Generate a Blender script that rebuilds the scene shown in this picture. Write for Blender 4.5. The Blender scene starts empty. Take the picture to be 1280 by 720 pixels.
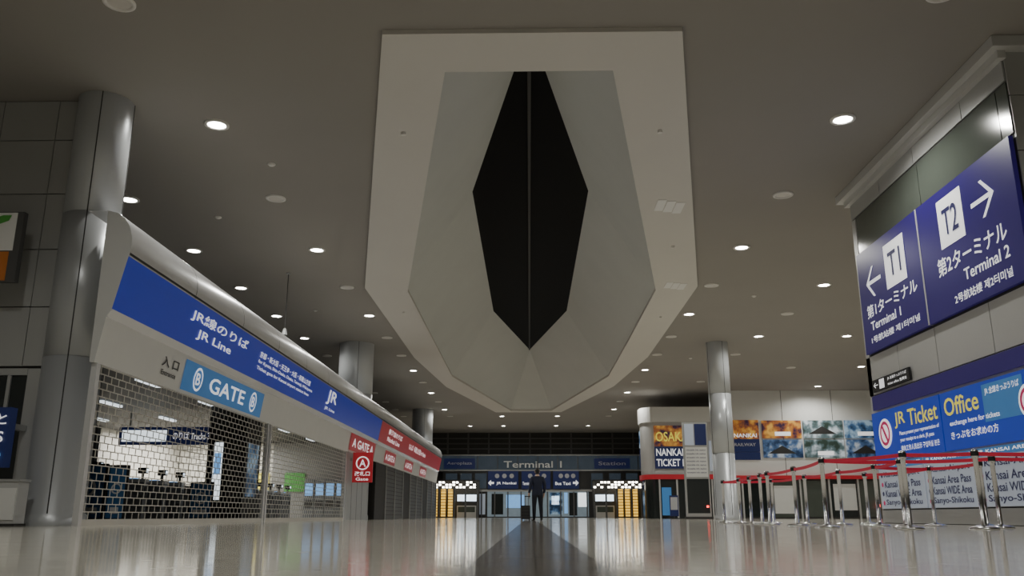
import bpy, bmesh, math, random
from mathutils import Vector, Matrix
random.seed(4)
scene = bpy.context.scene
COL = scene.collection

# ------------------------------------------------------------------ materials
MATS = {}
def mat(name, col, rough=0.5, metal=0.0, emis=None, es=0.0, var=0.06, scale=3.0, bump=0.0, spec=0.5, coat=0.0):
    if name in MATS: return MATS[name]
    m = bpy.data.materials.new(name); m.use_nodes = True
    nt = m.node_tree; b = nt.nodes["Principled BSDF"]
    tc = nt.nodes.new("ShaderNodeTexCoord")
    nz = nt.nodes.new("ShaderNodeTexNoise"); nz.inputs["Scale"].default_value = scale
    nz.inputs["Detail"].default_value = 4
    nt.links.new(tc.outputs["Object"], nz.inputs["Vector"])
    mx = nt.nodes.new("ShaderNodeMix"); mx.data_type = 'RGBA'
    mx.inputs[6].default_value = tuple(max(0, c*(1-var)) for c in col)+(1,)
    mx.inputs[7].default_value = tuple(min(1, c*(1+var)) for c in col)+(1,)
    nt.links.new(nz.outputs["Fac"], mx.inputs[0])
    nt.links.new(mx.outputs[2], b.inputs["Base Color"])
    b.inputs["Roughness"].default_value = rough
    b.inputs["Metallic"].default_value = metal
    b.inputs["Specular IOR Level"].default_value = spec
    if coat: b.inputs["Coat Weight"].default_value = coat
    if emis is not None:
        b.inputs["Emission Color"].default_value = tuple(emis)+(1,)
        b.inputs["Emission Strength"].default_value = es
    if bump:
        bp = nt.nodes.new("ShaderNodeBump"); bp.inputs["Strength"].default_value = bump
        bp.inputs["Distance"].default_value = 0.01
        nt.links.new(nz.outputs["Fac"], bp.inputs["Height"])
        nt.links.new(bp.outputs["Normal"], b.inputs["Normal"])
    MATS[name] = m
    return m

M_ceil = mat("ceiling_paint", (0.29,0.272,0.25), 0.85, var=0.05, scale=0.4)
M_frame = mat("skylight_frame_paint", (0.60,0.58,0.54), 0.7, var=0.03, scale=0.5)
M_shaft = mat("skylight_shaft_paint", (0.52,0.53,0.51), 0.8, var=0.05, scale=0.6)
M_nightglass = mat("night_glass", (0.002,0.002,0.0025), 0.6, spec=0.05)
M_ridge = mat("skylight_ridge", (0.012,0.011,0.010), 0.6)
M_silver = mat("brushed_silver", (0.72,0.72,0.73), 0.27, 0.40, var=0.04)
M_panel = mat("grey_metal_panel", (0.42,0.425,0.42), 0.38, 0.2, var=0.06, scale=0.7)
M_panel2 = mat("light_metal_panel", (0.54,0.54,0.53), 0.4, 0.15, var=0.05, scale=0.7)
M_joint = mat("panel_joint", (0.05,0.05,0.05), 0.8)
M_column = mat("column_cladding", (0.46,0.475,0.49), 0.35, 0.3, var=0.05, scale=0.8)
M_white = mat("white_panel", (0.76,0.76,0.74), 0.45, var=0.03)
M_blue = mat("signal_blue", (0.018,0.045,0.42), 0.3, emis=(0.015,0.04,0.5), es=0.2, var=0.04)
M_red = mat("signal_red", (0.50,0.02,0.035), 0.35, emis=(0.6,0.03,0.04), es=0.12, var=0.04)
M_lblue = mat("gate_light_blue", (0.07,0.27,0.60), 0.4, emis=(0.06,0.25,0.7), es=0.15)
M_standblue = mat("stand_blue", (0.03,0.11,0.26), 0.4)
M_purple = mat("sign_purple", (0.030,0.018,0.17), 0.35, emis=(0.04,0.02,0.25), es=0.10, var=0.03)  # faint emission brightens the sign face, which is not lit from inside
M_navy = mat("sign_navy", (0.012,0.020,0.08), 0.35, emis=(0.02,0.03,0.12), es=0.2)
M_txt = mat("sign_white", (0.9,0.9,0.9), 0.5, emis=(0.92,0.92,0.95), es=0.6, var=0.0)  # lettering given a faint glow of its own, though the wall signs look unlit
M_txtdim = mat("sign_white_dim", (0.5,0.5,0.52), 0.5, var=0.0)
M_txtdark = mat("sign_dark_text", (0.03,0.03,0.04), 0.5, var=0.0)
M_txtnavy = mat("sign_navy_text", (0.03,0.03,0.13), 0.5, var=0.0)
M_yel = mat("sign_yellow", (0.75,0.65,0.08), 0.5, emis=(0.9,0.78,0.1), es=0.45, var=0.0)
M_bban = mat("banner_blue", (0.015,0.06,0.45), 0.4, emis=(0.015,0.06,0.6), es=0.25, scale=1.0, var=0.15)
M_poster = mat("poster_white", (0.58,0.64,0.74), 0.5, emis=(0.5,0.6,0.8), es=0.10)
M_magenta = mat("magenta", (0.6,0.03,0.15), 0.5, emis=(0.6,0.03,0.15), es=0.2)
M_dglass = mat("dark_green_glass", (0.085,0.10,0.085), 0.12, spec=0.8)
M_dglass2 = mat("dark_glass", (0.02,0.025,0.025), 0.1, spec=0.7)
M_bridge = mat("bridge_glass_sheen", (0.05,0.065,0.08), 0.2, emis=(0.1,0.14,0.19), es=0.16, var=0.4, scale=1.2)  # grey-blue reflection put into the glass as a faint mottled glow
M_black = mat("black_matte", (0.012,0.012,0.013), 0.6)
M_dark = mat("dark_wall", (0.035,0.034,0.033), 0.6)
M_dgrey = mat("dark_grey_shutter", (0.11,0.11,0.11), 0.5, 0.3)
M_grille = mat("grille_metal", (0.62,0.60,0.55), 0.45, 0.3)
M_steel = mat("polished_steel", (0.65,0.65,0.66), 0.18, 1.0)
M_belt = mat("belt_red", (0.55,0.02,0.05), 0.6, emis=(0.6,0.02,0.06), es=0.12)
M_lamp = mat("lamp_glow", (1,1,1), 0.5, emis=(1.0,0.97,0.90), es=45.0, var=0)
M_lampoff = mat("lamp_unlit", (0.6,0.57,0.53), 0.3)
M_trimring = mat("lamp_trim", (0.7,0.68,0.65), 0.4)
M_glowW = mat("display_glow_white", (1,1,1), 0.5, emis=(1.0,0.94,0.80), es=12.0, var=0)
M_gold = mat("display_gold", (0.7,0.40,0.05), 0.4, emis=(1.0,0.58,0.08), es=1.1, var=0.5, scale=9)
M_litblue = mat("lit_poster_blue", (0.2,0.4,0.7), 0.4, emis=(0.2,0.5,1.0), es=0.7, var=0.3)
M_litwhite = mat("lit_poster_white", (0.8,0.8,0.8), 0.4, emis=(0.85,0.95,1.0), es=1.3, var=0.1)
M_screen = mat("lit_screen", (0.6,0.7,0.8), 0.3, emis=(0.7,0.85,1.0), es=2.5, var=0.2, scale=12)
M_lobby = mat("lit_lobby_glass", (0.10,0.115,0.12), 0.3, emis=(0.45,0.58,0.66), es=0.24, var=0.7, scale=1.5)
M_green = mat("leaf_green", (0.08,0.35,0.06), 0.5)
M_orange = mat("panel_orange", (0.40,0.13,0.03), 0.5, emis=(0.6,0.2,0.03), es=0.04)
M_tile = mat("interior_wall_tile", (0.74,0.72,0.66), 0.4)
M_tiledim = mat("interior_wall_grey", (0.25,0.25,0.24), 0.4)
M_mach = mat("machine_grey", (0.20,0.21,0.22), 0.35, 0.3)
M_redlamp = mat("red_indicator", (0.8,0.02,0.02), 0.4, emis=(1,0.03,0.02), es=6)

def multi_poster(name, c1, c2, c3, scale=1.5, es=0.3):
    m = bpy.data.materials.new(name); m.use_nodes = True
    nt = m.node_tree; b = nt.nodes["Principled BSDF"]
    tc = nt.nodes.new("ShaderNodeTexCoord")
    nz = nt.nodes.new("ShaderNodeTexNoise"); nz.inputs["Scale"].default_value = scale; nz.inputs["Detail"].default_value = 5
    nt.links.new(tc.outputs["Object"], nz.inputs["Vector"])
    r = nt.nodes.new("ShaderNodeValToRGB")
    r.color_ramp.elements[0].position = 0.40; r.color_ramp.elements[0].color = c1+(1,)
    r.color_ramp.elements[1].position = 0.62; r.color_ramp.elements[1].color = c3+(1,)
    e = r.color_ramp.elements.new(0.5); e.color = c2+(1,)
    nt.links.new(nz.outputs["Fac"], r.inputs[0])
    nt.links.new(r.outputs[0], b.inputs["Base Color"]); nt.links.new(r.outputs[0], b.inputs["Emission Color"])
    b.inputs["Emission Strength"].default_value = es; b.inputs["Roughness"].default_value = 0.4
    return m
P1 = multi_poster("poster_harbour", (0.01,0.03,0.08),(0.08,0.15,0.3),(0.5,0.55,0.6))
P2 = multi_poster("poster_temple", (0.03,0.05,0.04),(0.12,0.18,0.2),(0.6,0.68,0.75))
P3 = multi_poster("poster_sunset", (0.04,0.015,0.05),(0.4,0.13,0.03),(0.75,0.42,0.08))
P4 = multi_poster("poster_mountain", (0.01,0.03,0.07),(0.06,0.14,0.28),(0.35,0.5,0.65))

def floor_mat(name, base, tile, rough):
    m = bpy.data.materials.new(name); m.use_nodes = True
    nt = m.node_tree; b = nt.nodes["Principled BSDF"]
    tc = nt.nodes.new("ShaderNodeTexCoord")
    br = nt.nodes.new("ShaderNodeTexBrick")
    br.offset = 0.0; br.squash = 1.0
    br.inputs["Scale"].default_value = 1.0
    br.inputs["Brick Width"].default_value = tile; br.inputs["Row Height"].default_value = tile
    br.inputs["Mortar Size"].default_value = 0.004
    br.inputs["Color1"].default_value = tuple(c*0.93 for c in base)+(1,)
    br.inputs["Color2"].default_value = tuple(min(1,c*1.05) for c in base)+(1,)
    br.inputs["Mortar"].default_value = tuple(c*0.55 for c in base)+(1,)
    nt.links.new(tc.outputs["Object"], br.inputs["Vector"])
    nz = nt.nodes.new("ShaderNodeTexNoise"); nz.inputs["Scale"].default_value = 5.0; nz.inputs["Detail"].default_value = 6
    nt.links.new(tc.outputs["Object"], nz.inputs["Vector"])
    mx = nt.nodes.new("ShaderNodeMix"); mx.data_type='RGBA'; mx.blend_type='MULTIPLY'; mx.inputs[0].default_value = 0.2
    nt.links.new(br.outputs["Color"], mx.inputs[6]); nt.links.new(nz.outputs["Fac"], mx.inputs[7])
    nt.links.new(mx.outputs[2], b.inputs["Base Color"])
    mr = nt.nodes.new("ShaderNodeMapRange"); mr.inputs["To Min"].default_value = rough*0.7; mr.inputs["To Max"].default_value = rough*1.4
    nt.links.new(nz.outputs["Fac"], mr.inputs["Value"]); nt.links.new(mr.outputs[0], b.inputs["Roughness"])
    b.inputs["Specular IOR Level"].default_value = 0.5
    return m
M_floor = floor_mat("floor_tile", (0.80,0.76,0.65), 0.6, 0.09)
M_strip = floor_mat("floor_guide_strip", (0.17,0.148,0.122), 0.6, 0.14)

# ------------------------------------------------------------------ builder
class B:
    def __init__(s): s.v=[]; s.f=[]; s.m=[]; s.sm=[]; s.mats=[]
    def mi(s, m):
        if m not in s.mats: s.mats.append(m)
        return s.mats.index(m)
    def add(s, vs, fs, m, smooth=False):
        o=len(s.v); s.v += [tuple(p) for p in vs]; k=s.mi(m)
        for f in fs:
            s.f.append([o+i for i in f]); s.m.append(k); s.sm.append(smooth)
    def box(s,x0,x1,y0,y1,z0,z1,m):
        if x0>x1:x0,x1=x1,x0
        if y0>y1:y0,y1=y1,y0
        if z0>z1:z0,z1=z1,z0
        v=[(x0,y0,z0),(x1,y0,z0),(x1,y1,z0),(x0,y1,z0),(x0,y0,z1),(x1,y0,z1),(x1,y1,z1),(x0,y1,z1)]
        s.add(v,[(3,2,1,0),(4,5,6,7),(0,1,5,4),(1,2,6,5),(2,3,7,6),(3,0,4,7)],m); return s
    def poly(s,pts,m): s.add(pts,[list(range(len(pts)))],m); return s
    def rect(s,F,a,b,c,d,m,off=0.01,thick=0.0):
        if thick<=0: return s.poly([F(a,c,off),F(b,c,off),F(b,d,off),F(a,d,off)],m)
        v=[F(a,c,off),F(b,c,off),F(b,d,off),F(a,d,off),F(a,c,off+thick),F(b,c,off+thick),F(b,d,off+thick),F(a,d,off+thick)]
        s.add(v,[(3,2,1,0),(4,5,6,7),(0,1,5,4),(1,2,6,5),(2,3,7,6),(3,0,4,7)],m); return s
    def shape(s,F,pts,m,off=0.02): return s.poly([F(a,b,off) for a,b in pts],m)
    def disc(s,F,cx,cy,r,m,off=0.02,n=24,ry=None):
        ry = ry or r
        return s.poly([F(cx+r*math.cos(2*math.pi*i/n),cy+ry*math.sin(2*math.pi*i/n),off) for i in range(n)],m)
    def ring(s,F,cx,cy,r0,r1,m,off=0.02,n=28):
        v=[];f=[]
        for i in range(n):
            a=2*math.pi*i/n
            v+= [F(cx+r0*math.cos(a),cy+r0*math.sin(a),off),F(cx+r1*math.cos(a),cy+r1*math.sin(a),off)]
        for i in range(n):
            j=(i+1)%n; f.append((2*i,2*i+1,2*j+1,2*j))
        s.add(v,f,m); return s
    def cyl(s,p0,p1,r0,m,r1=None,n=20,smooth=True,cap=True):
        r1=r0 if r1 is None else r1
        p0=Vector(p0);p1=Vector(p1);d=(p1-p0).normalized()
        a=Vector((1,0,0)) if abs(d.x)<.9 else Vector((0,1,0))
        u=d.cross(a).normalized(); w=d.cross(u)
        v=[];f=[]
        for i in range(n):
            t=2*math.pi*i/n; q=u*math.cos(t)+w*math.sin(t)
            v.append(p0+q*r0); v.append(p1+q*r1)
        for i in range(n):
            j=(i+1)%n; f.append((2*i,2*j,2*j+1,2*i+1))
        s.add(v,f,m,smooth)
        if cap:
            s.add([v[2*i] for i in range(n)],[list(range(n))],m); s.add([v[2*i+1] for i in range(n)],[list(range(n))],m)
        return s
    def lathe(s,c,prof,m,n=24,smooth=True):
        v=[];f=[];k=len(prof)
        for i in range(n):
            t=2*math.pi*i/n
            for r,z in prof: v.append((c[0]+r*math.cos(t),c[1]+r*math.sin(t),c[2]+z))
        for i in range(n):
            j=(i+1)%n
            for q in range(k-1): f.append((i*k+q,j*k+q,j*k+q+1,i*k+q+1))
        s.add(v,f,m,smooth); return s
    def extr(s,prof,y0,y1,m,smooth=False):
        v=[];f=[]
        for x,z in prof: v+=[(x,y0,z),(x,y1,z)]
        for i in range(len(prof)-1): f.append((2*i,2*i+1,2*i+3,2*i+2))
        s.add(v,f,m,smooth); return s
    def text(s,body,F,a,b,c,d,m,off=0.03):
        vs,fs=text_mesh(body)
        if not vs: return s
        xs=[p[0] for p in vs]; ys=[p[1] for p in vs]
        x0,x1,y0,y1=min(xs),max(xs),min(ys),max(ys)
        w=max(1e-4,x1-x0);h=max(1e-4,y1-y0)
        s.add([F(a+(p[0]-x0)/w*(b-a),c+(p[1]-y0)/h*(d-c),off) for p in vs],fs,m); return s
    def done(s,name):
        v=s.v; xs=[p[0] for p in v];ys=[p[1] for p in v];zs=[p[2] for p in v]
        o=((min(xs)+max(xs))/2,(min(ys)+max(ys))/2,min(zs))
        me=bpy.data.meshes.new(name)
        me.from_pydata([(p[0]-o[0],p[1]-o[1],p[2]-o[2]) for p in v],[],s.f)
        for m in s.mats: me.materials.append(m)
        for i,p in enumerate(me.polygons): p.material_index=s.m[i]; p.use_smooth=s.sm[i]
        me.update()
        ob=bpy.data.objects.new(name,me); ob.location=o; COL.objects.link(ob); return ob

TC={}
def text_mesh(body):
    if body in TC: return TC[body]
    cu=bpy.data.curves.new("t",'FONT'); cu.body=body; cu.size=1; cu.resolution_u=3; cu.offset=0.012
    ob=bpy.data.objects.new("t",cu); COL.objects.link(ob)
    bpy.context.view_layer.update()
    dg=bpy.context.evaluated_depsgraph_get()
    me=bpy.data.meshes.new_from_object(ob.evaluated_get(dg))
    r=([tuple(p.co) for p in me.vertices],[list(p.vertices) for p in me.polygons])
    bpy.data.objects.remove(ob); bpy.data.curves.remove(cu); bpy.data.meshes.remove(me)
    TC[body]=r; return r

def FL(x): return lambda s,t,d=0: (x+d,s,t)
def FR(x): return lambda s,t,d=0: (x-d,-s,t)
def FF(y): return lambda s,t,d=0: (s,y-d,t)

CEIL=8.0
# ------------------------------------------------------------------ shell
B().box(-16,26,-15,95,-0.1,0,M_floor).done("floor")
B().box(-0.2,0.24,-15,84,0.0,0.003,M_strip).done("floor_guide_strip")

K=1.028
outer=[(x*K,y*K) for x,y in [(-2.35,12.45),(2.5,12.45),(5.75,28.5),(5.85,42),(5.1,52),(2.4,65.3),(-2.5,65.3),(-5.0,52),(-5.65,42),(-5.6,28.5)]]
inner=[(x*K,y*K) for x,y in [(-1.45,13.7),(1.5,13.7),(4.4,29),(4.45,38),(4.45,48),(1.65,64.4),(-1.35,64.4),(-4.3,48),(-4.25,38),(-4.2,29)]]
mid=[((a[0]+b[0])/2,(a[1]+b[1])/2) for a,b in zip(outer,inner)]
bm=bmesh.new()
def loop(pts,z):
    vs=[bm.verts.new((x,y,z)) for x,y in pts]
    return [bm.edges.new((vs[i],vs[(i+1)%len(vs)])) for i in range(len(vs))]
es=loop([(-16,-15),(26,-15),(26,95),(-16,95)],CEIL)+loop(mid,CEIL)
bmesh.ops.triangle_fill(bm,edges=es,use_beauty=True)
me=bpy.data.meshes.new("ceiling"); bm.to_mesh(me); bm.free(); me.materials.append(M_ceil)
COL.objects.link(bpy.data.objects.new("ceiling",me))

ZF=7.92
b=B(); n=len(outer)
for i in range(n):
    j=(i+1)%n
    b.poly([(*outer[i],ZF),(*outer[j],ZF),(*inner[j],ZF),(*inner[i],ZF)],M_frame)
    b.poly([(*outer[i],ZF),(*outer[j],ZF),(*outer[j],CEIL),(*outer[i],CEIL)],M_frame)
    b.poly([(*inner[i],ZF),(*inner[j],ZF),(*inner[j],ZF+.12),(*inner[i],ZF+.12)],M_frame)
Z0=ZF+.12; ZT=11.0
top=[(0.05,17.6),(0.05,17.6),(2.08,28),(2.08,37),(2.08,46),(0.06,57.4),(0.06,57.4),(-1.92,46),(-1.92,37),(-1.92,28)]
for i in range(n):
    j=(i+1)%n
    q=[(*inner[i],Z0),(*inner[j],Z0),(*top[j],ZT),(*top[i],ZT)]
    if top[i]==top[j]: q=q[:3]
    b.poly(q,M_shaft)
for (x,y) in [(3.65,21.2),(5.1,29.2)]:
    for k in range(3): b.box(x-.35+.25*k,x-.12+.25*k,y-.5+.1*k,y+.3+.1*k,ZF-.012,ZF-.004,M_white)
for (x,y) in [(2.75,16.6),(-2.6,16.6),(4.3,24.6),(-4.9,33),(5.3,34)]:
    b.cyl((x,y,ZF),(x,y,ZF-.06),.05,M_trimring)
b.done("skylight_shaft")
hexa=[(0.05,17.6),(2.08,28),(2.08,46),(0.06,57.4),(-1.92,46),(-1.92,28)]
b=B()
b.poly([(x,y,ZT+.01) for x,y in hexa],M_nightglass)
b.box(-.0,.09,17.9,57.0,ZT-.10,ZT,M_ridge)
b.done("skylight_roof_glass")

B().box(-16.2,-16,-15,95,0,CEIL,M_panel2).done("wall_left")
B().box(26,26.2,-15,95,0,CEIL,M_panel2).done("wall_right")
B().box(-16,26,-15.2,-15,0,CEIL,M_panel2).done("wall_rear")

# ------------------------------------------------------------------ left : panel clad pier
b=B(); yw=15.25
b.box(-16,-8.76,yw,15.9,0,CEIL,M_joint)
zs=[2.75,3.85,4.95,6.05,7.15,7.98]
xs=[-8.74,-9.12,-10.2,-11.5,-12.8,-14.1,-15.4]
for i in range(len(zs)-1):
    for k in range(len(xs)-1):
        b.box(xs[k+1]+.015,xs[k]-.0,yw-.05,yw,zs[i]+.02,zs[i+1],M_panel)
b.box(-8.98,-8.74,yw-.06,yw,0,2.72,M_panel)
b.box(-16,-8.98,yw-.03,yw,0.12,2.6,M_dglass2)
b.box(-16,-8.98,yw-.08,yw,2.6,2.72,M_panel); b.box(-16,-8.98,yw-.08,yw,0,.14,M_panel)
for x in (-9.3,-10.6,-12): b.box(x-.03,x+.03,yw-.07,yw,.12,2.62,M_panel)
b.done("wall_pier")
F=FF(14.5)
b=B()
b.box(-10.1,-9.05,14.5,14.62,4.15,5.45,M_dgrey); b.rect(F,-10.08,-9.16,4.72,5.43,M_white,.01); b.rect(F,-10.08,-9.22,4.17,4.70,M_orange,.01)
b.shape(F,[(-9.62,5.2),(-9.45,5.22),(-9.3,5.28),(-9.26,5.38),(-9.42,5.38),(-9.58,5.32)],M_green)
b.text("cafe",F,-9.9,-9.35,4.3,4.5,M_txtdim)
b.box(-9.5,-9.4,14.62,15.19,4.7,4.8,M_panel)
b.done("cafe_sign")
b=B(); F=FF(14.55)
b.box(-9.02,-8.80,14.55,14.75,.95,1.95,M_navy); b.box(-8.96,-8.86,14.75,15.18,1.6,1.7,M_panel)
b.text("と",F,-8.99,-8.83,1.66,1.84,M_txt); b.text("S",F,-8.97,-8.85,1.36,1.54,M_txt); b.text("D",F,-8.97,-8.85,1.06,1.22,M_litblue)
b.done("vertical_shop_sign")
b=B(); b.box(-8.62,-8.28,14.2,14.5,0.02,.70,M_panel2); b.box(-8.6,-8.3,14.18,14.2,.1,.6,M_white); b.box(-8.64,-8.26,14.18,14.52,.70,.74,M_panel)
b.box(-8.64,-8.26,14.18,14.52,0,.04,M_dark)
b.done("utility_cabinet")

# ------------------------------------------------------------------ columns
def column(x,y,r,h=CEIL):
    b=B()
    prof=[(r+.03,0),(r+.03,.18),(r,.2)]
    for zj in (2.9,5.6):
        prof+=[(r,zj-.012),(r-.025,zj-.01),(r-.025,zj+.01),(r,zj+.012)]
    prof+=[(r,h)]
    b.lathe((x,y,0),prof,M_column,48)
    for a in (0.3,math.pi/2+.3,math.pi+.3,1.5*math.pi+.3):
        cx,cy=x+(r+.001)*math.cos(a),y+(r+.001)*math.sin(a)
        b.box(cx-.008,cx+.008,cy-.008,cy+.008,.2,h,M_joint)
    return b.done("column")
column(-8.24,15.3,0.50)
column(-8.1,40,0.80); column(-8.1,66,0.78); column(8.8,40,0.5)

# ------------------------------------------------------------------ left : canopy fascia + gate
def canopy(name,y0,y1,bandm):
    b=B()
    bx,bz=-6.98,3.52; tx,tz=-6.80,4.44
    prof=[(tx,tz),(-6.77,4.6),(-6.78,4.78),(-6.84,4.97),(-6.94,5.12),(-7.07,5.22),(-7.25,5.26),(-7.6,5.26)]
    b.extr(prof,y0,y1,M_silver,True)
    b.extr([(bx,bz),(tx,tz)],y0,y1,bandm)
    b.extr([(bx,bz),(-7.06,3.38)],y0,y1,M_silver)
    b.extr([(-7.06,3.38),(-7.17,2.62),(-7.25,2.62)],y0,y1,M_white)
    end=[(-7.25,2.62),(-7.17,2.62),(-7.06,3.38),(bx,bz),(tx,tz)]+prof[1:-1]
    for y in (y0,y1): b.poly([(x,y,z) for x,z in end],M_panel2)
    b.poly([(-7.25,y0,2.62),(-7.25,y1,2.62),(-7.25,y1,5.26),(-7.25,y0,5.26)],M_panel2)
    y=y0+3
    while y<y1-.5:
        pp=[(x+.004,z+.002) for x,z in prof[:-1]]; b.extr(pp,y,y+.02,M_joint); y+=3
    b.extr([(x+.012,z) for x,z in [(tx,tz+.02),(tx+.01,tz+.06)]],y0,y1,M_joint)
    return b
def FB(s,t,d=0):
    k=(t-3.52)/(4.44-3.52); return (-6.98+.18*k+d*.98,s,t-d*.2)
def FW(s,t,d=0):
    k=(t-2.62)/(3.38-2.62); return (-7.17+.11*k+d,s,t)
b=canopy("c",13.95,40.2,M_blue)
b.text("JR線のりば",FB,17.0,20.6,4.02,4.28,M_txt,.015)
b.text("JR Line",FB,17.5,19.6,3.72,3.94,M_txt,.015)
b.text("京都・新大阪・天王寺・大阪・和歌山方面",FB,21.6,26.8,4.08,4.24,M_txt,.015)
b.text("for Kyoto, Shin-Osaka, Osaka, Tennoji, Wakayama",FB,21.6,27.2,3.92,4.03,M_txt,.015)
b.text("Ticket gate for Kansai airport station lines",FB,21.6,26.9,3.76,3.87,M_txt,.015)
b.text("JR",FB,29.2,30.7,3.85,4.35,M_txt,.015); b.text("JR Line",FB,29.2,30.7,3.66,3.78,M_txt,.015)
b.text("入 口",FW,16.4,17.2,2.98,3.18,M_txtdark,.015); b.text("Entrance",FW,16.45,17.15,2.82,2.92,M_txtdark,.015)
b.rect(FW,17.5,22.9,2.68,3.30,M_lblue,.012)
for cy in (18.3,22.1):
    b.ring(FW,cy,2.99,.2,.25,M_txt,.02); b.text("B",FW,cy-.12,cy+.12,2.87,3.12,M_txt,.02)
b.text("GATE",FW,19.0,21.4,2.82,3.16,M_txt,.02)
b.done("ticket_gate_canopy")
b=canopy("c",40.25,68,M_red)
b.text("南海線のりば",FB,42.5,47,4.02,4.3,M_txt,.015); b.text("Nankai Line",FB,42.5,46.5,3.7,3.92,M_txt,.015)
b.text("なんば・和歌山方面 for Namba",FB,50,58,3.85,4.2,M_txt,.015)
b.rect(FW,34.5,40.1,2.7,3.36,M_red,.02); b.text("A GATE A",FW,35.0,39.6,2.85,3.2,M_txt,.03)
for y in (43,50,57): b.rect(FW,y,y+3.5,2.7,3.3,M_red,.012); b.text("A GATE A",FW,y+.3,y+3.2,2.85,3.15,M_txt,.02)
b.done("railway_gate_canopy")
B().box(-16,-7.27,15.95,68,5.0,5.2,M_dark).done("shop_roof")

def grille(y0,y1):
    b=B(); x=-7.2
    zs=[0.1+i*.125 for i in range(21)]
    for z in zs: b.box(x-.006,x+.006,y0,y1,z-.008,z+.008,M_grille)
    dy=.27
    for i,z in enumerate(zs[:-1]):
        y=y0+(dy/2 if i%2 else 0)
        while y<=y1:
            b.box(x-.005,x+.005,y-.008,y+.008,z,z+.125,M_grille); y+=dy
    b.box(x-.03,x+.03,y0,y1,0.0,.1,M_grille)
    b.box(x-.05,x+.05,y0-.12,y0,0,2.61,M_silver)
    b.box(x-.05,x+.05,y1,y1+.12,0,2.61,M_silver)
    return b.done("roller_grille_shutter")
grille(14.15,23.75); grille(24.1,34.2)
b=B(); b.box(-7.35,-7.15,34.45,38.9,0,2.62,M_panel); 
for y in (35.5,36.6,37.7): b.box(-7.15,-7.145,y,y+.02,0,2.62,M_joint)
b.done("wall_gate_end")
b=B()
for k in range(9):
    y=41.2+k*3
    b.box(-7.28,-7.2,y,y+2.9,0,2.6,M_dgrey if k%3 else M_dark)
    for z in [i*.2 for i in range(1,13)]: b.box(-7.2,-7.19,y,y+2.9,z,z+.03,M_dark)
    b.box(-7.28,-7.15,y+2.9,y+3,0,2.61,M_panel)
b.done("closed_shop_shutters")
b=B(); F=FF(35.0)
b.box(-7.05,-6.25,35.0,35.1,1.45,2.62,M_red); b.ring(F,-6.65,2.2,.22,.27,M_txt,.01); b.text("A",F,-6.78,-6.52,2.06,2.34,M_txt,.01)
b.text("改札口",F,-6.95,-6.35,1.7,1.88,M_txt,.01); b.text("Gate",F,-6.9,-6.4,1.52,1.64,M_txt,.01)
b.box(-7.15,-7.05,35.02,35.08,2.3,2.4,M_panel)
b.done("gate_sign")

b=B()
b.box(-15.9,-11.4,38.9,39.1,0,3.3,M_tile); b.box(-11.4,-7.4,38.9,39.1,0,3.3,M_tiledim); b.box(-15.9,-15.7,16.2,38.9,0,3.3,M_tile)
for z in [i*.3 for i in range(1,11)]: b.box(-15.7,-11.4,38.89,38.9,z,z+.02,M_dark)
for x in [-15.6+i*.45 for i in range(10)]: b.box(x,x+.02,38.89,38.9,0,3.3,M_dark)
b.done("wall_gate_hall")
B().box(-15.9,-7.3,16.2,39,3.31,3.36,M_dark).done("gate_hall_soffit")
b=B()
for k in range(5):
    y=20+k*4
    for x in (-9.2,-12,-14.3): b.box(x-.06,x+.06,y,y+1.2,3.24,3.3,M_litwhite)
b.done("fluorescent_light_fixtures")
def fare_gate(y):
    b=B(); x0,x1=-11.0,-9.3
    b.box(x0,x1,y-.11,y+.11,.02,.95,M_mach); b.box(x0-.02,x1+.02,y-.13,y+.13,.95,1.03,M_panel2)
    b.box(x1-.5,x1-.2,y-.1,y+.1,1.03,1.05,M_litblue); b.box(x1,x1+.01,y-.08,y+.08,.55,.85,M_black)
    b.box(x0+.4,x0+.46,y+.11,y+.36,.6,.9,M_orange); b.box(x0,x1,y-.1,y+.1,0,.03,M_black)
    b.cyl((x1-.1,y,1.03),(x1-.1,y,1.18),.03,M_black,n=10); b.box(x1-.2,x1,y-.07,y+.07,1.16,1.3,M_black)
    b.box(x1,x1+.01,y-.05,y+.05,1.19,1.27,M_screen)
    return b.done("fare_gate_machine")
for k in range(13): fare_gate(19.0+k*1.15+(1.5 if k>4 else 0))
b=B(); b.box(-9.2,-8.1,24.9,26.3,0,3.3,M_black); F=FF(24.9)
b.rect(F,-9.0,-8.75,.6,2.2,M_litwhite,.01); b.rect(F,-8.97,-8.78,1.3,1.9,M_litblue,.015); b.rect(F,-8.6,-8.2,.5,2.3,M_dark,.01); b.rect(FL(-8.1),25.1,26.1,.7,2.2,P4,.01)
b.done("poster_pillar")
def floor_poster(x,y,w,h,m):
    b=B(); F=FF(y)
    b.box(x,x+w,y,y+.05,.06,h,M_black); b.rect(F,x+.04,x+w-.04,.12,h-.05,m,.008)
    b.ring(F,x+w/2,h*.6,w*.18,w*.25,M_txtdim,.012); b.rect(F,x+.12,x+w-.12,.2,.32,M_txtdim,.012); b.box(x+.05,x+w-.05,y-.15,y+.2,0,.06,M_dark)
    b.done("poster_stand")
floor_poster(-8.95,17.0,.75,1.15,M_standblue); floor_poster(-8.6,22.3,.6,1.0,M_standblue); floor_poster(-8.0,16.6,.4,1.1,M_standblue)
b=B()
b.box(-13.4,-12.0,24,24.2,0,2.6,M_dark); b.rect(FF(24),-13.3,-12.1,1.4,2.4,M_dark,.01)
b.box(-12.6,-9.4,18.0,18.2,0,3.3,M_dark); b.rect(FF(18.0),-12.2,-9.7,1.2,2.9,M_black,.01); b.rect(FF(18.0),-10.6,-9.9,1.5,2.4,P1,.02)
b.done("information_board")
b=B()
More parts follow.
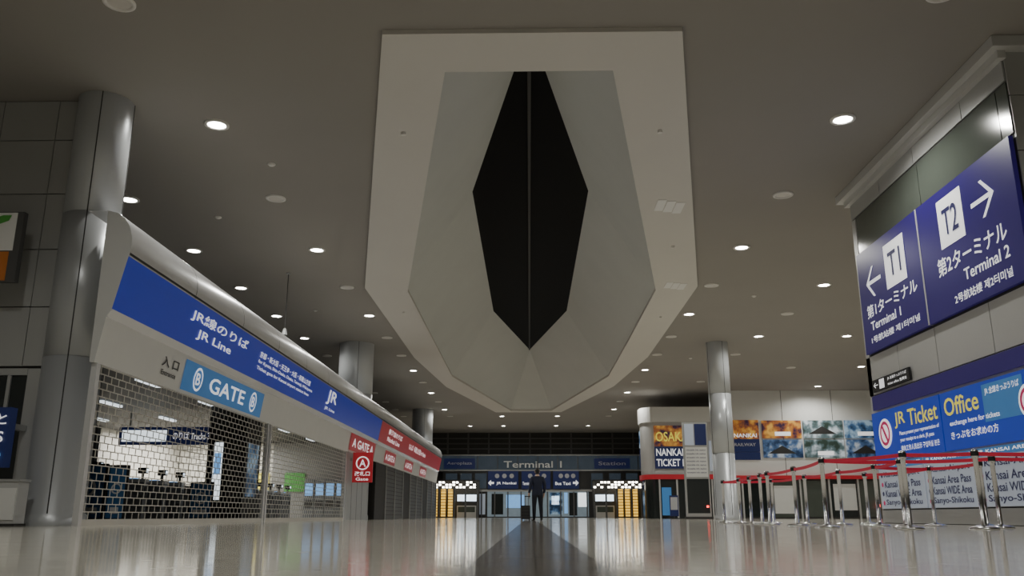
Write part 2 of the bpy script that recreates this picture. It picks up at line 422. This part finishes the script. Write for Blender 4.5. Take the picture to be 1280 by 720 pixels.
for i,(x,m) in enumerate([(-13.8,P3),(-12.4,M_yel),(-10.8,M_green)]): b.rect(FF(38.85),x,x+.9,1.2,2.0,m,.01,.02)
b.done("wall_posters")
b=B(); F=FF(27.0)
b.box(-12.8,-9.6,27,27.1,2.3,2.85,M_navy); b.rect(F,-12.7,-11.3,2.4,2.75,M_litwhite,.01); b.text("のりば Tracks 3 4",F,-11.1,-9.8,2.45,2.7,M_txt,.01)
for x in (-12.5,-9.9): b.box(x-.02,x+.02,27.03,27.07,2.85,3.31,M_panel)
b.done("departure_board")
b=B()
for k in range(5):
    x=-9.6+k*.45
    b.box(x,x+.42,37.6,38.4,0,1.7,M_mach); b.rect(FF(37.6),x+.05,x+.37,1.0,1.5,M_litblue,.01); b.rect(FF(37.6),x+.05,x+.37,.5,.8,M_black,.01)
b.done("ticket_vending_machines")

# ------------------------------------------------------------------ right block
X=8.1; F=FR(X)
b=B()
b.box(X,16,13.4,20.6,0,CEIL-.02,M_joint)
def rp(y0,y1,z0,z1,m,t=.03): b.box(X-t,X,y0+.012,y1-.012,z0+.012,z1-.012,m)
for (y0,y1) in [(13.4,14.9),(14.9,17.0),(17.0,18.8),(18.8,20.6)]:
    rp(y0,y1,7.28,7.97,M_panel); rp(y0,y1,2.88,3.8,M_panel2)
for (y0,y1) in [(13.4,13.75),(13.75,16.9),(16.9,20.35)]: rp(y0,y1,6.32,7.26,M_dglass,.02)
rp(20.35,20.6,2.88,7.26,M_panel2); rp(13.4,20.6,0,.3,M_panel)
rp(13.4,20.6,.3,2.88,M_panel2)
for k in range(8):
    z=k*1.0; b.box(X,16,20.6,20.63,z+.01,z+.99,M_panel2)
    b.box(X,16,13.37,13.4,z+.01,z+.99,M_panel)
b.done("wall_ticket_office")
b=B()
b.box(X-.28,X,13.15,20.85,7.80,7.99,M_panel2); b.box(X,16,20.6,20.85,7.80,7.99,M_panel2); b.box(X,16,13.15,13.4,7.80,7.99,M_panel2)
b.box(X-.14,X,13.3,20.7,7.66,7.80,M_panel2)
b.done("trim_cornice")

b=B(); F=FR(X-.03)
def sgn(y0,y1): b.rect(F,-y1,-y0,3.84,6.28,M_purple,.0,.08); b.rect(F,-y1+.03,-y0-.03,3.87,6.25,M_purple,.081)
sgn(17.04,20.33); sgn(13.42,16.98)
b.rect(F,-17.04,-16.98,3.84,6.28,M_txtdim,.0,.085)
o=.09
def arrow(cx,cz,s,dirn):
    k=-1 if dirn=='L' else 1
    b.shape(F,[(cx-k*s,cz-.07*s*1.5),(cx+k*s*.8,cz-.07*s*1.5),(cx+k*s*.8,cz+.07*s*1.5),(cx-k*s,cz+.07*s*1.5)],M_txt,o)
    b.shape(F,[(cx+k*s,cz),(cx+k*.1*s,cz+.85*s),(cx-k*.13*s,cz+.85*s),(cx+k*.72*s,cz)],M_txt,o+.002)
    b.shape(F,[(cx+k*s,cz),(cx+k*.1*s,cz-.85*s),(cx-k*.13*s,cz-.85*s),(cx+k*.72*s,cz)],M_txt,o+.004)
arrow(-19.45,5.42,.42,'L')
b.rect(F,-18.75,-17.7,5.02,6.02,M_txt,o); b.text("T1",F,-18.55,-17.9,5.25,5.8,M_txtnavy,o+.01)
b.text("第1ターミナル",F,-20.0,-17.3,4.62,4.93,M_txt,o)
b.text("Terminal 1",F,-19.85,-18.2,4.32,4.52,M_txt,o)
b.text("1号航站楼 제1터미널",F,-19.9,-17.35,4.02,4.18,M_txt,o)
b.rect(F,-16.1,-15.15,5.12,6.08,M_txt,o); b.text("T2",F,-15.92,-15.33,5.33,5.86,M_txtnavy,o+.01)
arrow(-14.45,5.55,.40,'R')
b.text("第2ターミナル",F,-16.35,-13.85,4.62,4.98,M_txt,o)
b.text("Terminal 2",F,-15.4,-13.85,4.32,4.54,M_txt,o)
b.text("2号航站楼 제2터미널",F,-15.85,-13.85,3.98,4.16,M_txt,o)
b.done("terminal_direction_sign")

b=B(); F=FR(X-.055)
b.rect(F,-20.2,-18.2,2.93,3.2,M_black,0,.05); b.text("←",F,-20.1,-19.85,3.0,3.13,M_txt,.06)
b.text("JR 全線きっぷうりば",F,-19.3,-18.3,3.08,3.16,M_txt,.06); b.text("ticket office 售票处",F,-19.3,-18.3,2.97,3.04,M_txt,.06)
b.rect(F,-19.78,-19.5,2.96,3.17,M_txt,.055)
b.done("wayfinding_sign")
b=B()
b.rect(F,-20.3,-13.45,2.52,2.84,M_purple,0,.05)
b.rect(F,-20.45,-17.05,1.36,2.46,M_bban,0,.04); b.rect(F,-17.0,-13.45,1.36,2.46,M_bban,0,.04)
b.disc(F,-19.75,1.95,.36,M_txt,.05,ry=.33); b.ring(F,-19.75,1.95,.2,.27,M_magenta,.06); b.shape(F,[(-19.9,2.1),(-19.84,2.16),(-19.58,1.8),(-19.64,1.74)],M_magenta,.065)
b.text("JR",F,-19.2,-18.65,2.0,2.34,M_yel,.05); b.text("Ticket",F,-18.5,-17.15,2.0,2.34,M_yel,.05); b.text("Office",F,-16.85,-15.55,2.0,2.34,M_yel,.05)
b.text("Please present your representation of",F,-19.0,-17.15,1.82,1.92,M_txt,.05); b.text("your receipt to a clerk. JR pass",F,-19.0,-17.4,1.68,1.78,M_txt,.05)
b.text("请向工作人员出示 구입하실 분은",F,-19.0,-17.2,1.5,1.62,M_txt,.05)
b.text("exchange here for tickets",F,-16.7,-14.9,1.78,1.9,M_txt,.05); b.text("きっぷをお求めの方",F,-16.7,-15.0,1.55,1.7,M_txt,.05)
b.rect(F,-15.4,-14.1,1.75,2.4,M_lblue,.045); b.text("JR 全線きっぷうりば",F,-15.3,-14.2,2.2,2.34,M_txt,.05)
b.disc(F,-14.0,1.95,.28,M_txt,.05); b.ring(F,-14.0,1.95,.16,.22,M_magenta,.06)
for (a,c) in [(-20.4,-18.1),(-18.05,-16.0),(-15.95,-13.5)]:
    b.rect(F,a,c,.32,1.32,M_poster,0,.03)
    b.rect(F,a,c,1.18,1.32,M_lblue,.032)
    b.text("JR KANSAI AREA PASS",F,a+.1,c-.1,1.21,1.29,M_txt,.036)
    for j,t in enumerate(["Kansai-Airport","Kansai Area Pass","Kansai WIDE Area","Sanyo-Shikoku"]):
        z=1.04-j*.2; b.disc(F,a+.15,z,.05,M_magenta if j%2 else M_txtnavy,.036); b.text(t,F,a+.28,c-.2,z-.075,z+.075,M_txtnavy,.036)
b.done("ticket_office_banner")

# ------------------------------------------------------------------ right far : advertisement wall
b=B(); b.box(12.6,26,56,56.3,0,CEIL,M_white)
for x in (16.2,19.4,22.6): b.box(x,x+.03,55.99,56,0,CEIL,M_joint)
b.done("wall_advertisements")
b=B(); F=FF(55.98)
b.rect(F,12.9,14.65,4.9,6.1,P3,0,.05); b.rect(F,12.9,14.65,4.1,4.9,M_navy,0,.05); b.text("NANKAI",F,13.05,14.5,5.0,5.25,M_txt,.06); b.text("RAILWAY",F,13.05,14.4,4.45,4.65,M_txtdim,.06)
b.rect(F,12.9,14.65,3.6,4.08,M_navy,0,.05)
ps=[P3,P2,P4,P1,P2,P1]
for r in range(2):
    for c in range(3):
        x=14.85+c*2.62; z=4.95-r*1.22
        b.rect(F,x,x+2.5,z,z+1.12,ps[r*3+c],0,.06)
        b.shape(F,[(x+.3,z+.25),(x+1.2,z+.75),(x+2.1,z+.25)],M_dark,.065) if (r+c)%2 else b.rect(F,x+.8,x+1.8,z+.15,z+.4,M_txt,.065)
b.done("advertisement_billboards")
b=B(); F=FF(55.88)
b.box(12.7,25.9,55.68,55.98,2.4,2.62,M_red); b.box(13.2,25.9,55.88,55.98,0,2.4,M_dark)
for k in range(7):
    x=13.4+k*1.8; b.rect(F,x,x+1.6,.1,2.3,M_dglass if k in (1,2,4) else M_dglass2,.01); b.box(x-.1,x,55.78,55.88,0,2.4,M_panel2)
b.rect(F,15.3,16.7,.3,2.0,M_white,.03); b.rect(F,19,20.4,.5,2.1,M_white,.03)
b.box(21.6,21.75,55.7,55.85,.7,.85,M_redlamp)
b.done("ticket_counter_front")

b=B()
def arcw(z0,z1,g,m):
    v=[];f=[]
    P=[(8.8,66),(7.75-g,60),(7.3-g,57.8)]
    for i in range(1,9):
        a=math.pi+ i/8*math.pi/2; P.append((8.1+(.8+g)*math.cos(a),57.1+(1.1+g)*math.sin(a)))
    P.append((12.6,56-g))
    for x,y in P: v+=[(x,y,z0),(x,y,z1)]
    for i in range(len(P)-1): f.append((2*i,2*i+2,2*i+3,2*i+1))
    b.add(v,f,m,False)
    if z1>6.5 : b.poly([(x,y,z1) for x,y in P]+[(12.6,66,z1)],m); b.poly([(x,y,z0) for x,y in P]+[(12.6,66,z0)],m)
arcw(6.0,6.95,.1,M_white); arcw(2.7,6.0,.0,M_panel2); arcw(2.4,2.7,.12,M_red); arcw(0,2.4,-.05,M_dglass2)
for x in (8.2,9.3,10.4,11.5,12.5): b.box(x-.05,x+.05,55.95,56.06,0,2.4,M_panel2)
b.done("wall_information_office")
b=B(); F=FF(55.88)
b.rect(F,7.95,11.2,4.45,5.75,P3,0,.05); b.text("OSAKA",F,8.05,10.1,4.75,5.35,M_yel,.06)
b.rect(F,7.95,11.2,3.05,4.42,M_navy,0,.05); b.text("NANKAI",F,8.05,9.75,3.85,4.3,M_txt,.06); b.text("TICKET INFO",F,8.05,10.7,3.2,3.65,M_txt,.06)
b.rect(F,8.3,8.9,.2,1.9,M_lblue,.02); b.rect(F,11.4,12.4,2.9,4.8,M_poster,.0,.04)
b.done("ticket_info_banner")
b=B()
def FSd(s,t,d=0): return (7.3+.45/2.2*(s-57.8)-d-.02,s,t)
b.rect(FSd,58.0,59.8,3.2,4.4,M_navy,.0,.05); b.rect(FSd,58.0,59.8,4.5,5.6,P4,.0,.05)
b.done("side_wall_posters")
b=B(); F=FF(48)
b.box(8.42,9.75,48,48.25,0.0,5.15,M_panel); b.rect(F,8.5,9.0,3.9,5.05,M_poster,.01); b.rect(F,9.05,9.68,3.9,5.05,M_navy,.01)
b.rect(F,8.5,9.68,2.2,3.8,M_white,.01)
for k in range(7): b.text("timetable info station",F,8.55,9.6,3.6-k*.2,3.68-k*.2,M_txtnavy,.015)
b.rect(F,8.5,9.68,.3,2.1,M_dglass2,.01); b.box(8.35,9.82,47.95,48.3,0,.12,M_dark); b.box(9.5,9.6,47.9,48,.6,.7,M_redlamp)
b.done("information_totem")
b=B(); b.box(8.0,8.5,51,51.06,.15,1.3,M_navy); b.rect(FF(51),8.05,8.45,.5,1.2,M_txtdim,.01); b.box(7.95,8.55,50.85,51.2,0,.05,M_dark); b.cyl((8.25,51.03,.04),(8.25,51.03,.2),.03,M_dark,n=8); b.done("sign_stand")

# ------------------------------------------------------------------ far facade
Y=85
b=B(); b.box(-16,26,Y,Y+.3,0,CEIL,M_dark)
for k in range(18): b.box(-16+k*2.0,-15.85+k*2.0,Y-.15,Y,6.0,8,M_dgrey)
for z in (6.4,6.9,7.4): b.box(-16,20,Y-.12,Y,z,z+.12,M_dgrey)
b.done("wall_far")
b=B()
b.box(-8.8,10.6,Y-.6,Y-.3,4.45,5.75,M_bridge)
for k in range(11): x=-8.8+k*1.92; b.box(x-.04,x+.04,Y-.66,Y-.6,4.45,5.75,M_dgrey)
b.box(-8.9,10.7,Y-.69,Y-.16,4.31,4.45,M_panel); b.box(-8.9,10.7,Y-.69,Y-.16,5.75,5.88,M_panel)
b.text("Terminal 1",FF(Y-.7),-2.45,3.1,4.62,5.25,M_white,.02)
b.rect(FF(Y-.68),-8.2,-5.2,4.55,5.5,M_navy,0,.02); b.rect(FF(Y-.68),6.2,9.6,4.55,5.5,M_navy,0,.02)
b.text("Aeroplaza",FF(Y-.7),-7.9,-5.5,4.85,5.2,M_txtdim,.02); b.text("Station",FF(Y-.7),6.6,9.2,4.85,5.2,M_txtdim,.02)
b.done("terminal_glass_bridge")
b=B(); F=FF(Y-.9)
def FA(cx,cz,s,dirn):
    k={'L':-1,'R':1}.get(dirn,0)
    if k: pts=[(cx+k*s,cz),(cx,cz+s),(cx,cz+.35*s),(cx-k*s,cz+.35*s),(cx-k*s,cz-.35*s),(cx,cz-.35*s),(cx,cz-s)]
    else: pts=[(cx,cz+s),(cx+s,cz),(cx+.35*s,cz),(cx+.35*s,cz-s),(cx-.35*s,cz-s),(cx-.35*s,cz),(cx-s,cz)]
    b.shape(F,pts,M_txt,.01)
for i,(x0,x1) in enumerate([(-3.95,-1.05),(-.75,2.0),(2.25,4.7)]):
    b.box(x0,x1,Y-.9,Y-.8,2.65,4.30,M_navy)
    w=x1-x0
    for j in range(3): b.disc(F,x0+w*(.3+.24*j),3.85,.22,M_txtdim,.01,12)
    FA([x0+.3,(x0+x1)/2,x1-.3][i],3.2,.28,['L','U','R'][i])
    b.text(["JR Nankai","Terminal 1","Bus Taxi"][i],F,[x0+.8,x0+.1,x0+.2][i],[x1-.2,x0+1.0,x1-.8][i],3.0,3.3,M_txt,.01)
b.done("overhead_direction_sign")
b=B()
b.box(-8.3,10.5,Y-.6,Y-.5,0,4.3,M_dark)
F=FF(Y-.6)
b.rect(F,-4.0,5.6,.1,2.4,M_lobby,.005)
for x in (-8.0,-6.6,-5.2,5.9,7.6,9.2): b.rect(F,x,x+1.1,2.7,4.1,M_bridge,.01)
for k in range(15):
    x=-8.3+k*1.25; b.box(x-.06,x+.06,Y-.72,Y-.6,0,2.6,M_dgrey)
b.box(-8.3,10.5,Y-.74,Y-.6,2.4,2.6,M_panel)
for (x0,x1,z0,z1,m) in [(-2.2,-.5,.9,2.1,M_litblue),(-3.6,-2.5,.3,2.2,M_dglass2),(1.9,3.1,.3,2.3,P4),(2.1,2.8,1.2,2.0,M_litwhite),(3.3,3.6,.4,2.3,M_litblue),(3.75,4.5,.2,2.3,M_dglass2),(4.6,5.4,1.0,2.3,M_litwhite),(-4.9,-4.2,.3,2.2,M_poster)]:
    b.rect(F,x0,x1,z0,z1,m,.02,.03)
b.done("entrance_doors")
def shop(x0,x1,y,flip):
    b=B(); F=FF(y); W=x1-x0
    g=lambda t: x1-W*t if flip else x0+W*t
    b.box(x0,x1,y,y+1.5,3.3,3.42,M_dark); b.box(x0,x1,y+1.4,y+1.5,0,3.3,M_dark)
    n=int(W/.32)
    for k in range(n):
        for r in range(3):
            if (k*7+r*5)%4!=1 and random.random()<.85: b.rect(F,x0+.03+k*.32,x0+.25+k*.32,2.66+r*.22,2.81+r*.22,M_glowW,.01)
    for k in range(n): b.box(x0+.3+k*.32,x0+.32+k*.32,y,y+.04,2.6,3.3,M_dgrey)
    for t in (.14,.30,.44):
        x=g(t)
        b.box(x-.2,x+.2,y+.2,y+.5,.1,2.55,M_gold); b.box(x-.24,x+.24,y+.15,y+.55,0,.12,M_dark)
        for q in range(9): b.box(x-.21,x+.21,y+.19,y+.51,.3+q*.26,.36+q*.26,M_dark)
    for t in (.02,.22,.52,.74,.98):
        x=g(t); b.box(x-.08,x+.08,y+.05,y+.2,0,3.3,M_dgrey)
    xa,xb=sorted((g(.56),g(.94)))
    b.box(xa,xb,y+.9,y+1.2,.0,1.1,M_panel2); b.rect(FF(y+.9),xa+.1,xb-.1,.5,1.0,M_dglass,.01); b.rect(FF(y+1.4),xa,xb,1.5,2.1,M_screen,.02)
    b.done("illuminated_kiosk")
shop(-9.4,-4.7,82.0,False); shop(5.9,10.4,82.0,True)

# ------------------------------------------------------------------ downlights
def ddown(x,y,lit,power=450):
    b=B(); r=.19
    b.lathe((x,y,CEIL),[(r+.06,0),(r+.06,-.03),(r,-.035),(r-.01,-.01)],M_trimring,24)
    n=24
    b.poly([(x+r*math.cos(2*math.pi*i/n),y+r*math.sin(2*math.pi*i/n),CEIL-.015) for i in range(n)],M_lamp if lit else M_lampoff)
    ob=b.done("ceiling_downlight")
    if lit:
        L=bpy.data.lights.new("downlight_lamp",'SPOT'); L.energy=power; L.color=(0.975,.965,.90); L.spot_size=math.radians(165); L.spot_blend=.6; L.shadow_soft_size=.12
        lo=bpy.data.objects.new("lamp",L); COL.objects.link(lo); lo.parent=ob; lo.location=(0,0,-.06)
ys=[7.4,11.9,16.3,20.6,25,29.45,33.9,38.4,42.9,47.55,52,56.6,61.2,65.8,70.4]
for y in ys:
    for sx in (-1,1):
        ddown(sx*6.43,y,y in (7.4,16.3,25,33.9,47.55,56.6,65.8))  # nearest row is out of view, its lamps added to light the foreground
for y in ys[3:]: ddown(-10.2,y,y in (20.6,25,29.45,33.9,38.4,47.55))
for y in ys[5:]: 
    if y<55: ddown(10.35,y,y in (29.45,38.4,47.55))
for (x,y) in [(18,46.7),(18,54.0),(14.3,38.4),(18,30)]: ddown(x,y,True)
for (x,y) in [(14.3,29.4),(14.3,47),(18,38.4)]: ddown(x,y,False)
for (x,y) in [(-2.2,70.4),(2.3,70.4),(-2.3,78.1),(2.4,78.1),(5.3,78.2),(-5.3,78.2)]: ddown(x,y,True,220)
for (x,y) in [(-2.2,3),(2.2,3)]: ddown(x,y,True,340)  # unseen overhead pair, added to brighten the near floor
for (x,y) in [(-6.4,-2),(6.4,-2)]: ddown(x,y,True,150)  # unseen pair behind the camera, added as weak foreground fill
b=B()
for (x,y) in [(8.3,19.2),(-5.9,18.4),(8.3,31),(-8.4,22),(8.3,44),(-8.4,33),(8.2,12.5)]:
    b.lathe((x,y,CEIL),[(.09,0),(.09,-.02),(.05,-.05),(0,-.05)],M_trimring,14)
b.done("smoke_detectors")
b=B(); b.cyl((-8.0,27.6,CEIL),(-8.0,27.6,6.1),.014,M_dark,n=8); b.cyl((-8.0,27.6,6.1),(-8.0,27.6,5.9),.05,M_panel,r1=.09,n=14); b.cyl((-8.0,27.6,CEIL),(-8.0,27.6,CEIL-.05),.06,M_panel,n=14); b.done("hanging_antenna")

def area(name,loc,sx,sy,e,col,rot=(0,0,0)):
    L=bpy.data.lights.new(name,'AREA'); L.shape='RECTANGLE'; L.size=sx; L.size_y=sy; L.energy=e; L.color=col
    o=bpy.data.objects.new(name,L); o.location=loc; o.rotation_euler=rot; COL.objects.link(o)
area("gate_hall_light",(-13.4,35,3.2),3.5,6,430,(1,.98,.93))

# ------------------------------------------------------------------ stanchions
def stanchion(x,y):
    b=B(); b.lathe((x,y,0),[(0.0,.0),(.17,0),(.17,.012),(.15,.03),(.05,.045),(.03,.06),(.03,.86),(.04,.862),(.045,.87),(.045,.95),(.03,.965),(0,.965)],M_steel,24)
    b.lathe((x,y,0),[(.0465,.885),(.0465,.94)],M_black,24)
    return b.done("barrier_post")
SC=lambda L:[(x,y*1.035) for x,y in L]
A=SC([(4.45,19.8),(4.55,18.7),(4.55,17.8),(4.45,16.6),(4.4,15.9),(4.4,14.3),(4.13,12.1),(4.75,10.9),(5.56,10.7)])
Bq=SC([(5.4,19.2),(5.5,17.2),(5.5,15.3),(5.5,13.7),(5.3,12.3),(6.3,11.7)])
Cq=SC([(6.35,16.3),(6.6,14.2),(6.7,12.8)])
E1,E2=(7.0,10.9),(7.3,12.0)
for p in A+Bq+Cq+[E1,E2]: stanchion(*p)
def belt(p,q,b):
    p=Vector((*p,.91));q=Vector((*q,.91)); d=(q-p).normalized(); p+=d*.045;q-=d*.045
    N=8;v=[];f=[]
    for i in range(N+1):
        t=i/N; c=p.lerp(q,t); c.z-=.02*4*t*(1-t)*min(1,(q-p).length/2)
        v+=[(c.x,c.y,c.z-.024),(c.x,c.y,c.z+.024)]
    for i in range(N): f.append((2*i,2*i+2,2*i+3,2*i+1))
    b.add(v,f,M_belt)
b=B()
for L in (A+[E1],Bq+[E2],Cq):
    for i in range(len(L)-1): belt(L[i],L[i+1],b)
belt(A[0],Bq[0],b); belt(Bq[3],Cq[1],b); belt(A[6],Bq[4],b)
b.done("barrier_belts")

# ------------------------------------------------------------------ person
M_skin=mat("skin",(0.50,0.32,0.23),0.5); M_hair=mat("hair_black",(0.012,0.010,0.010),0.5)
M_jack=mat("jacket_navy",(0.012,0.016,0.038),0.8,bump=.3,scale=8); M_trou=mat("trousers_dark",(0.009,0.010,0.018),0.85,scale=8); M_shoe=mat("shoes_black",(0.01,0.01,0.01),0.4)
def person(px,py,rot):
    bm=bmesh.new(); sk=bm.verts.layers.skin.verify()
    def V(x,y,z,rx,ry=None,root=False):
        v=bm.verts.new((x,y,z)); v[sk].radius=(rx,ry or rx); v[sk].use_root=root; return v
    def chain(vs):
        for a,c in zip(vs,vs[1:]): bm.edges.new((a,c))
    pel=V(0,0,.95,.17,.135,True); sp=V(0,.005,1.12,.16,.125); ch=V(0,0,1.30,.175,.135); nb=V(0,-.01,1.45,.08,.075); nk=V(0,.01,1.52,.052); hd=V(0,.025,1.60,.078,.09); ht=V(0,.02,1.67,.07,.08)
    chain([pel,sp,ch,nb,nk,hd,ht])
    for s in (-1,1):
        sh=V(s*.185,-.01,1.39,.08); ua=V(s*.225,-.02,1.27,.07)
        el=V(s*.245,-.03,1.13,.06)
        fa=V(s*.25,.02,1.0,.05) if s>0 else V(s*.27,.0,1.0,.05)
        wr=V(s*.235,.07,.90,.034) if s>0 else V(s*.285,.03,.90,.034)
        bx,by,bz=wr.co
        pm=V(bx,by+.015,bz-.05,.034,.018); pk=V(bx,by+.025,bz-.085,.036,.016)
        chain([ch,sh,ua,el,fa,wr,pm,pk])
        for i,(o,l) in enumerate([(-.027,.060),(-.009,.070),(.009,.066),(.027,.050)]):
            f1=V(bx+.0,by+.025+o,bz-.10,.009); f2=V(bx-s*.008,by+.028+o,bz-.10-l*.5,.0085); f3=V(bx-s*.022,by+.028+o,bz-.10-l,.007)
            chain([pk,f1,f2,f3])
        t1=V(bx-s*.02,by+.045,bz-.06,.010); t2=V(bx-s*.028,by+.06,bz-.095,.008); chain([pm,t1,t2])
        hp=V(s*.10,0,.86,.115,.115); th_=V(s*.105,.01,.70,.095); kn=V(s*.115,.015,.50,.075); cf=V(s*.12,-.01,.34,.07); an=V(s*.125,-.02,.12,.055)
        hl=V(s*.128,-.03,.05,.042); to=V(s*.14,.09,.04,.04,.035); tt=V(s*.15,.17,.032,.035,.028)
        chain([pel,hp,th_,kn,cf,an,hl,to,tt])
    me=bpy.data.meshes.new("p"); bm.to_mesh(me); bm.free()
    ob=bpy.data.objects.new("p",me); COL.objects.link(ob)
    ob.modifiers.new("s",'SKIN').use_smooth_shade=True
    m=ob.modifiers.new("u",'SUBSURF'); m.levels=2; m.render_levels=2
    bpy.context.view_layer.update(); dg=bpy.context.evaluated_depsgraph_get()
    m2=bpy.data.meshes.new_from_object(ob.evaluated_get(dg)); bpy.data.objects.remove(ob)
    b=B(); vs=[v.co.copy() for v in m2.vertices]
    zmin=min(v.z for v in vs)
    for v in vs: v.z-=zmin
    def pickm(c):
        if c.z>1.47: 
            if c.z>1.63 or (c.y<.03 and c.z>1.53): return M_hair
            return M_skin
        if c.z>.91 : return M_jack
        if abs(c.x)>.21 and c.z>.6: return M_skin
        if c.z>.085: return M_jack if (c.z>.84) else M_trou
        return M_shoe
    groups={}
    for p in m2.polygons:
        groups.setdefault(pickm(sum((vs[i] for i in p.vertices),Vector())/len(p.vertices)),[]).append(list(p.vertices))
    base=len(b.v); b.v+=[tuple(v) for v in vs]
    for mt,fs in groups.items():
        k=b.mi(mt)
        for f in fs: b.f.append([base+i for i in f]); b.m.append(k); b.sm.append(True)
    def ell(c,r,m,n=14):
        prof=[]
        for i in range(n+1):
            a=-math.pi/2+math.pi*i/n; prof.append((math.cos(a),math.sin(a)))
        v=[];f=[]
        for i in range(16):
            t=2*math.pi*i/16
            for q,z in prof: v.append((c[0]+r[0]*q*math.cos(t),c[1]+r[1]*q*math.sin(t),c[2]+r[2]*z))
        k=n+1
        for i in range(16):
            j=(i+1)%16
            for q in range(n): f.append((i*k+q,j*k+q,j*k+q+1,i*k+q+1))
        b.add(v,f,m,True)
    hz=1.63-zmin
    ell((0,.008,hz+.03),(.083,.098,.088),M_hair)
    for s in (-1,1):
        ell((s*.083,.02,hz-.02),(.012,.02,.03),M_skin,8); ell((s*.03,.105,hz-.01),(.012,.008,.007),M_txtdim,6); ell((s*.03,.112,hz-.01),(.006,.004,.006),M_black,6)
    ell((0,.118,hz-.035),(.012,.018,.02),M_skin,8); ell((0,.105,hz-.07),(.022,.008,.006),M_orange,6)
    c,s_=math.cos(rot),math.sin(rot)
    b.v=[(px+x*c-y*s_,py+x*s_+y*c,z) for x,y,z in b.v]
    return b.done("person")
person(0.27,30,math.radians(12))
b=B(); sx,sy=-.13,29.85
b.box(sx-.15,sx+.15,sy-.12,sy+.12,.06,.50,M_black)
for z in (.12,.22,.32,.42): b.box(sx-.152,sx+.152,sy-.124,sy+.124,z,z+.02,M_dark)
for dx in (-.12,.12):
    for dy in (-.09,.09): b.cyl((sx+dx-.015,sy+dy,.03),(sx+dx+.015,sy+dy,.03),.03,M_dark,n=12)
for dx in (-.06,.06): b.cyl((sx+dx+.04,sy+.09,.50),(sx+dx+.04,sy+.09,.80),.009,M_dark,n=8)
b.cyl((sx-.04,sy+.09,.80),(sx+.16,sy+.09,.80),.015,M_black,n=10)
b.done("wheeled_suitcase")

# ------------------------------------------------------------------ world, camera
w=bpy.data.worlds.new("night"); scene.world=w; w.use_nodes=True
w.node_tree.nodes["Background"].inputs[0].default_value=(0.01,0.012,0.02,1); w.node_tree.nodes["Background"].inputs[1].default_value=.3
cam=bpy.data.cameras.new("camera"); co=bpy.data.objects.new("camera",cam); COL.objects.link(co)
f=1080.0; th=math.atan(285/f); yaw=math.atan(22*math.cos(th)/f)
cam.sensor_width=36; cam.lens=36*f/1280; cam.clip_end=300; cam.clip_start=.02
co.location=(0,0,.16); co.rotation_euler=(math.pi/2+th,0,yaw)
scene.camera=co
